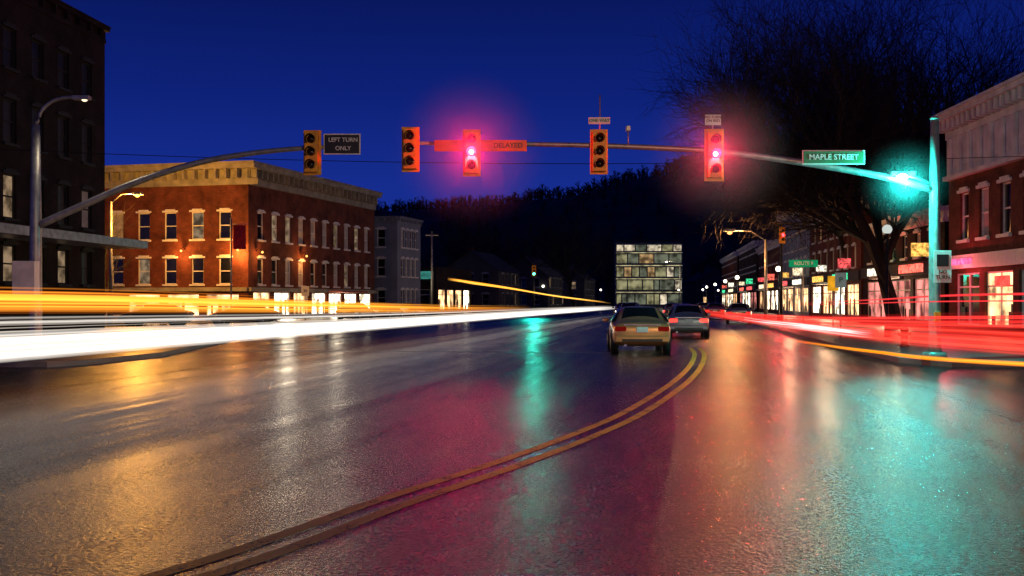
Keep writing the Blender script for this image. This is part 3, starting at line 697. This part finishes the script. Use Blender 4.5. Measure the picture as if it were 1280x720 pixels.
# ------------------------------------------------------------ cars
M_tire = surf('tyre', (0.015, 0.015, 0.015), 0.8); M_rim = surf('rim', (0.35, 0.35, 0.36), 0.35, 0.8)
M_cglass = surf('car_glass', (0.01, 0.011, 0.013), 0.06, 0, 0.2, 2, 0)
M_chrome = surf('chrome', (0.6, 0.6, 0.6), 0.2, 1, 0.1, 2, 0)
def car(name, x, y, heading, paint_col, tail=0.0, head=0.0, L=4.5, W=1.8, H=1.42, z0=0.0):
    """local +y forward, origin at centre on ground"""
    o = Obj(name, (x, y, z0), heading)
    Mp = surf('car_paint', paint_col, 0.32, 0.3, 0.08, 2, 0.0, 0.7)
    hw = W / 2
    s = L / 4.5
    st = [(-2.25, .70, .42, .70, .62, .74), (-2.2, .82, .30, .86, .70, .92), (-1.95, .88, .24, .90, .74, .97),
          (-1.5, .90, .2, .93, .72, 1.0), (-0.95, .90, .2, .93, .58, H - .04), (-0.4, .90, .2, .92, .60, H), (0.2, .90, .2, .91, .59, H - .02),
          (0.95, .89, .2, .90, .70, .99), (1.5, .87, .22, .86, .70, .90), (2.0, .83, .26, .74, .66, .78), (2.22, .72, .36, .60, .58, .64)]
    sec = []
    for (yy, wb, zb, zl, wt, zt) in st:
        yy *= s; k = hw / 0.9; wb *= k; wt *= k
        zm = (zb + zl) / 2
        h = [(0, zb), (wb * .8, zb), (wb * .97, zb + .1), (wb, zm + .05), (wb * .97, zl), (wt + .015, zt - .05), (wt - .08, zt), (0, zt + .025)]
        sec.append([(a, yy, b) for a, b in h])
    P_ = lambda i, j, sg: (sec[i][j][0] * sg, sec[i][j][1], sec[i][j][2])
    body = o.part('body', Mp); body['smooth'] = True
    o.part('glazing', M_cglass)
    idx = {}
    def vid(i, j, sg):
        if j in (0, 7): sg = 1
        key = (i, j, sg)
        if key not in idx:
            idx[key] = len(body['v']); body['v'].append(P_(i, j, sg))
        return idx[key]
    for i in range(len(sec) - 1):
        for j in range(7):
            for sg in (1, -1):
                f = [vid(i, j, sg), vid(i + 1, j, sg), vid(i + 1, j + 1, sg), vid(i, j + 1, sg)]
                if sg < 0: f.reverse()
                body['f'].append(f); body['uv'].append([(0, 0)] * 4)
    for i, rev in ((0, False), (len(sec) - 1, True)):
        f = [vid(i, j, 1) for j in range(8)] + [vid(i, j, -1) for j in range(6, 0, -1)]
        if rev: f.reverse()
        body['f'].append(f); body['uv'].append([(0, 0)] * len(f))
    def lerp(a, b, t): return tuple(a[k] + (b[k] - a[k]) * t for k in range(3))
    def pane(a, b, c, d, m=0.08, off=(0, 0, 0.012)):
        q = [a, b, c, d]; cen = tuple(sum(v[k] for v in q) / 4 for k in range(3))
        o.quad('glazing', M_cglass, [tuple(lerp(v, cen, m)[k] + off[k] for k in range(3)) for v in q])
    for sg in (1, -1):
        for i in (4, 5, 3, 6):
            a, b, c, d = P_(i, 4, sg), P_(i + 1, 4, sg), P_(i + 1, 5, sg), P_(i, 5, sg)
            pane(a, b, c, d, 0.1, (0.02 * sg, 0, 0.01))
    for i, dy in ((3, -0.012), (6, 0.012)):
        a, b = P_(i, 6, -1), P_(i, 6, 1); c, d = P_(i + 1, 6, 1), P_(i + 1, 6, -1)
        pane(a, b, c, d, 0.09, (0, dy, 0.03))
    for sx in (-1, 1):
        for yy in (-1.38 * s, 1.4 * s):
            xw = sx * (hw - .2)
            o.tube('wheel_arches', M_dark, [(xw - sx * .02, yy, .34), (xw + sx * .195, yy, .34)], .385, 22)
            o.tube('tyres', M_tire, [(xw, yy, .32), (xw + sx * .03, yy, .32), (xw + sx * .18, yy, .32), (xw + sx * .21, yy, .32)], [.28, .32, .32, .29], 22)
            o.tube('rims', M_rim, [(xw + sx * .19, yy, .32), (xw + sx * .216, yy, .32)], [.2, .18], 14)
        o.box('mirrors', Mp, (sx * (hw + .08), .75 * s, .98), (.2, .1, .13))
        tm = glow('tail_lamp_lit', (1, .03, .02), tail, 0.2) if tail else surf('tail_lamp_off', (0.25, 0.01, 0.01), 0.25)
        o.box('tail_lamps', tm, (sx * .64 * hw / .9, -2.225 * s, .76), (.34, .08, .14))
        hm = glow('head_lamp_lit', (1, .9, .72), head, 0.0) if head else surf('head_lamp_off', (0.4, 0.4, 0.4), 0.15)
        o.box('head_lamps', hm, (sx * .56 * hw / .9, 2.2 * s, .60), (.3, .12, .13))
    o.box('rear_bumper', Mp, (0, -2.24 * s, .46), (1.6 * hw / .9, .14, .2)); o.box('bumper_insert', M_dark, (0, -2.315 * s, .42), (1.2, .02, .08))
    o.box('front_bumper', Mp, (0, 2.2 * s, .40), (1.55 * hw / .9, .14, .2)); o.box('grille', M_dark, (0, 2.25 * s, .58), (.7, .05, .14))
    o.box('number_plate', M_white, (0, -2.275 * s, .74), (.34, .02, .16)); o.box('trunk_trim', M_chrome, (0, -2.23 * s, .88), (1.1, .03, .03))
    o.box('exhaust', M_chrome, (-.5, -2.27 * s, .27), (.09, .12, .06))
    e = o.done(0.0)
    for c in e.children:
        if c.name.startswith('body'):
            m = c.modifiers.new('s', 'SUBSURF'); m.levels = 1; m.render_levels = 2
        elif c.type == 'MESH' and c.name.split('.')[0] in ('mirrors', 'rear_bumper', 'front_bumper', 'tail_lamps', 'head_lamps'):
            m = c.modifiers.new('b', 'BEVEL'); m.width = 0.035; m.segments = 2
    return e
car('car', 4.0, 35.7, -0.05, (0.62, 0.27, 0.09), tail=0.15)
car('car', 7.8, 50, -0.12, (0.3, 0.3, 0.32), tail=5)
car('car', 9.4, 61, -0.12, (0.3, 0.03, 0.03), tail=6)
car('car', 11.2, 74, -0.12, (0.05, 0.05, 0.06), tail=6)
car('car', 13.2, 92, -0.12, (0.3, 0.3, 0.3), tail=6)
car('car', 9.0, 86, math.pi - 0.14, (0.3, 0.3, 0.3), head=14)
car('car', 10.5, 105, math.pi - 0.14, (0.2, 0.05, 0.05), head=20)
car('car', 14, 130, math.pi - 0.14, (0.2, 0.2, 0.2), head=25)
for (x, y, c) in ((16.2, 80, (.1, .1, .12)), (17.8, 98, (.3, .05, .04)), (20.2, 118, (.2, .2, .22))):
    car('parked_car', x, y, -0.2, c, tail=1.5)
for k, (x, y, c) in enumerate(((-17.5, 73, (.25, .06, .04)), (-23, 72.5, (.05, .06, .1)), (-29, 72, (.3, .3, .3)), (-12.5, 90, (.3, .3, .3)), (-10.8, 96.5, (.06, .06, .07)), (-9.2, 103, (.2, .1, .05)))):
    car('parked_car', x, y, (math.pi / 2 if k < 3 else -0.27), c)

# ------------------------------------------------------------ long-exposure light trails
def trail_mat(name, c_lo, c_hi, strength, seed, dens=(0.40, 0.6), vs=9.0, us=1.5, fade=(0.0, 0.02, 0.85, 1.0), sample=False):
    m, n = nt(name); L = n.links
    uv = N(n, 'ShaderNodeUVMap'); sp = N(n, 'ShaderNodeSeparateXYZ'); L.new(uv.outputs[0], sp.inputs[0])
    cb = N(n, 'ShaderNodeCombineXYZ')
    L.new(math_(n, 'MULTIPLY', sp.outputs[0], us), cb.inputs[0]); L.new(math_(n, 'MULTIPLY', sp.outputs[1], vs), cb.inputs[1]); cb.inputs[2].default_value = seed
    no = N(n, 'ShaderNodeTexNoise'); no.inputs['Scale'].default_value = 1; no.inputs['Detail'].default_value = 4; L.new(cb.outputs[0], no.inputs['Vector'])
    st = ramp(n, no.outputs[0], [(dens[0], 0.0), (dens[1], 1.0)])
    v = sp.outputs[1]
    edge = math_(n, 'POWER', math_(n, 'MULTIPLY', math_(n, 'MULTIPLY', v, math_(n, 'SUBTRACT', 1.0, v)), 4.0, True), 0.9)
    fd = ramp(n, sp.outputs[0], [(fade[0], 0.0), (fade[1], 1.0), (fade[2], 1.0), (fade[3], 0.0)])
    a = math_(n, 'MULTIPLY', math_(n, 'MULTIPLY', st, edge), fd, True)
    e = N(n, 'ShaderNodeEmission'); e.inputs[1].default_value = strength
    L.new(ramp(n, no.outputs[0], [(0.35, c_lo), (0.65, c_hi)]), e.inputs[0])
    t = N(n, 'ShaderNodeBsdfTransparent'); mx = N(n, 'ShaderNodeMixShader')
    L.new(a, mx.inputs[0]); L.new(t.outputs[0], mx.inputs[1]); L.new(e.outputs[0], mx.inputs[2])
    if not sample: m.cycles.emission_sampling = 'NONE'
    out(n, mx.outputs[0]); return m
def trail(pts, mat):
    """pts: x, y, z_low, z_high"""
    lo = smooth_pts([(p[0], p[1], p[2]) for p in pts], 8); hi = smooth_pts([(p[0], p[1], p[3]) for p in pts], 8)
    o = Obj('light_trail'); n = len(lo) - 1
    for i in range(n):
        u0, u1 = i / n, (i + 1) / n
        o.quad('streak', mat, [lo[i], lo[i + 1], hi[i + 1], hi[i]], [(u0, 0), (u1, 0), (u1, 1), (u0, 1)])
    return o.done()
white1 = trail_mat('headlight_trail', (1, .85, .7), (1, .97, .92), 2.0, 1.0, (0.34, 0.54), 7, 1.0, sample=True)
white2 = trail_mat('headlight_trail_thin', (1, .8, .6), (1, .95, .9), 1.6, 5.0, (0.44, 0.6), 11, 1.2)
trail([(-14, 3, .5, 1.05), (-9.5, 10, .55, 1.1), (-7.6, 17.5, .66, 1.12), (-3.2, 43, .64, 1.04), (4, 86, .6, 1.0), (14, 140, .6, 1.0)], white1)
trail([(-16, 3, .6, 1.2), (-11, 10, .6, 1.28), (-9.2, 17.5, .6, 1.36), (-5.0, 43, .6, 1.18), (2.4, 86, .6, 1.1), (12.5, 140, .6, 1.1)], white2)
org = trail_mat('amber_trail', (1, .13, .0), (1, .5, .05), 2.0, 2.0, (0.36, 0.56), 7, 1.2, (0, .02, .5, .9))
org2 = trail_mat('amber_trail_thin', (1, .1, .0), (1, .36, .03), 1.8, 7.0, (0.42, 0.58), 11, 1.0, (0, .02, .5, 1))
trail([(-18, 8, 1.4, 1.8), (-9.6, 20, 1.36, 1.8), (-6.5, 36, 1.2, 1.62), (-2.3, 56, 1.0, 1.4), (3.8, 88, .9, 1.2)], org)
trail([(-18, 10, 1.4, 1.85), (-10.6, 23, 1.4, 1.9), (-8, 38, 1.3, 1.75), (-4.3, 58, 1.05, 1.4), (1, 80, .9, 1.15)], org2)
arc = trail_mat('amber_arc', (1, .25, .0), (1, .6, .1), 2.2, 3.0, (0.2, 0.3), 1, 1.0, (0, .06, .8, 1))
trail([(-2.6, 45, 2.42, 2.54), (-0.4, 60, 2.27, 2.38), (3.4, 84, 1.9, 2.0), (10.5, 125, 1.4, 1.5)], arc)
trail([(-2.0, 45, 2.32, 2.37), (0.2, 60, 2.17, 2.21), (4.0, 84, 1.8, 1.84), (11.1, 125, 1.3, 1.34)], arc)
red1 = trail_mat('tail_light_trail', (.9, .005, .005), (1, .08, .05), 1.9, 4.0, (0.36, 0.58), 7, 1.6, (0, .02, .8, 1), sample=True)
red2 = trail_mat('tail_light_trail_thin', (.8, .003, .01), (1, .05, .04), 1.6, 8.0, (0.40, 0.58), 9, 1.0, (0, .02, .8, 1))
trail([(18, 8, .45, 1.15), (10.5, 16, .58, 1.22), (8.9, 22, .58, 1.2), (8.9, 30, .58, 1.15), (9.8, 42, .6, 1.1), (11.3, 60, .6, 1.0), (14, 90, .6, 1.0)], red1)
trail([(18, 10, .9, 1.5), (11.5, 18, 1.1, 1.45), (9.7, 24, 1.0, 1.35), (9.5, 32, .9, 1.2), (10.2, 42, .8, 1.1), (11.7, 60, .8, 1.0), (14.5, 90, .7, 1.0)], red2)
redth = trail_mat('red_line_trail', (1, .02, .03), (1, .06, .06), 1.3, 3.0, (0.2, 0.3), 1, 1.0, (0, .05, .6, 1))
trail([(20, 14, 1.66, 1.73), (11.5, 24.5, 1.72, 1.79), (10.9, 34, 1.6, 1.65), (11.3, 46, 1.45, 1.49)], redth)
trail([(20, 13, 1.52, 1.57), (10.9, 23, 1.58, 1.62), (10.4, 34, 1.5, 1.53), (11.0, 46, 1.4, 1.43)], redth)
yl = trail_mat('indicator_trail', (1, .22, .0), (1, .45, .05), 1.7, 6.0, (0.2, 0.3), 1, 1.0, (0, .05, .7, 1))
trail([(14, 9, .64, .72), (7.5, 16.2, .64, .72), (7.0, 22, .58, .65), (7.6, 31, .5, .56)], yl)
wr = trail_mat('pink_trail', (1, .5, .5), (1, .8, .75), 1.6, 9.0, (0.42, 0.6), 5, 2.0, (0, .1, .6, 1))
trail([(8.4, 26, .7, .95), (8.9, 34, .7, .95), (10, 46, .65, .9), (12, 64, .65, .9)], wr)

# ------------------------------------------------------------ sky
w = bpy.data.worlds.new('World'); sc.world = w; w.use_nodes = True
n = w.node_tree; bg = n.nodes['Background']
tc = N(n, 'ShaderNodeTexCoord'); sp = N(n, 'ShaderNodeSeparateXYZ'); n.links.new(tc.outputs['Generated'], sp.inputs[0])
c = ramp(n, sp.outputs[2], [(0.0, (0.009, 0.028, 0.27)), (0.10, (0.008, 0.026, 0.27)), (0.18, (0.004, 0.015, 0.18)), (0.27, (0.0025, 0.008, 0.10)), (1.0, (0.0006, 0.0015, 0.02))])
n.links.new(c, bg.inputs[0]); bg.inputs[1].default_value = 1.0

# ------------------------------------------------------------ camera
cd = bpy.data.cameras.new('camera'); co = bpy.data.objects.new('camera', cd); link(co)
co.location = (0, 0, 1.6); co.rotation_euler = (math.pi / 2, 0, 0)
cd.sensor_width = 36; cd.lens = 39.4; cd.shift_y = 0.0125; cd.clip_end = 5000
sc.camera = co
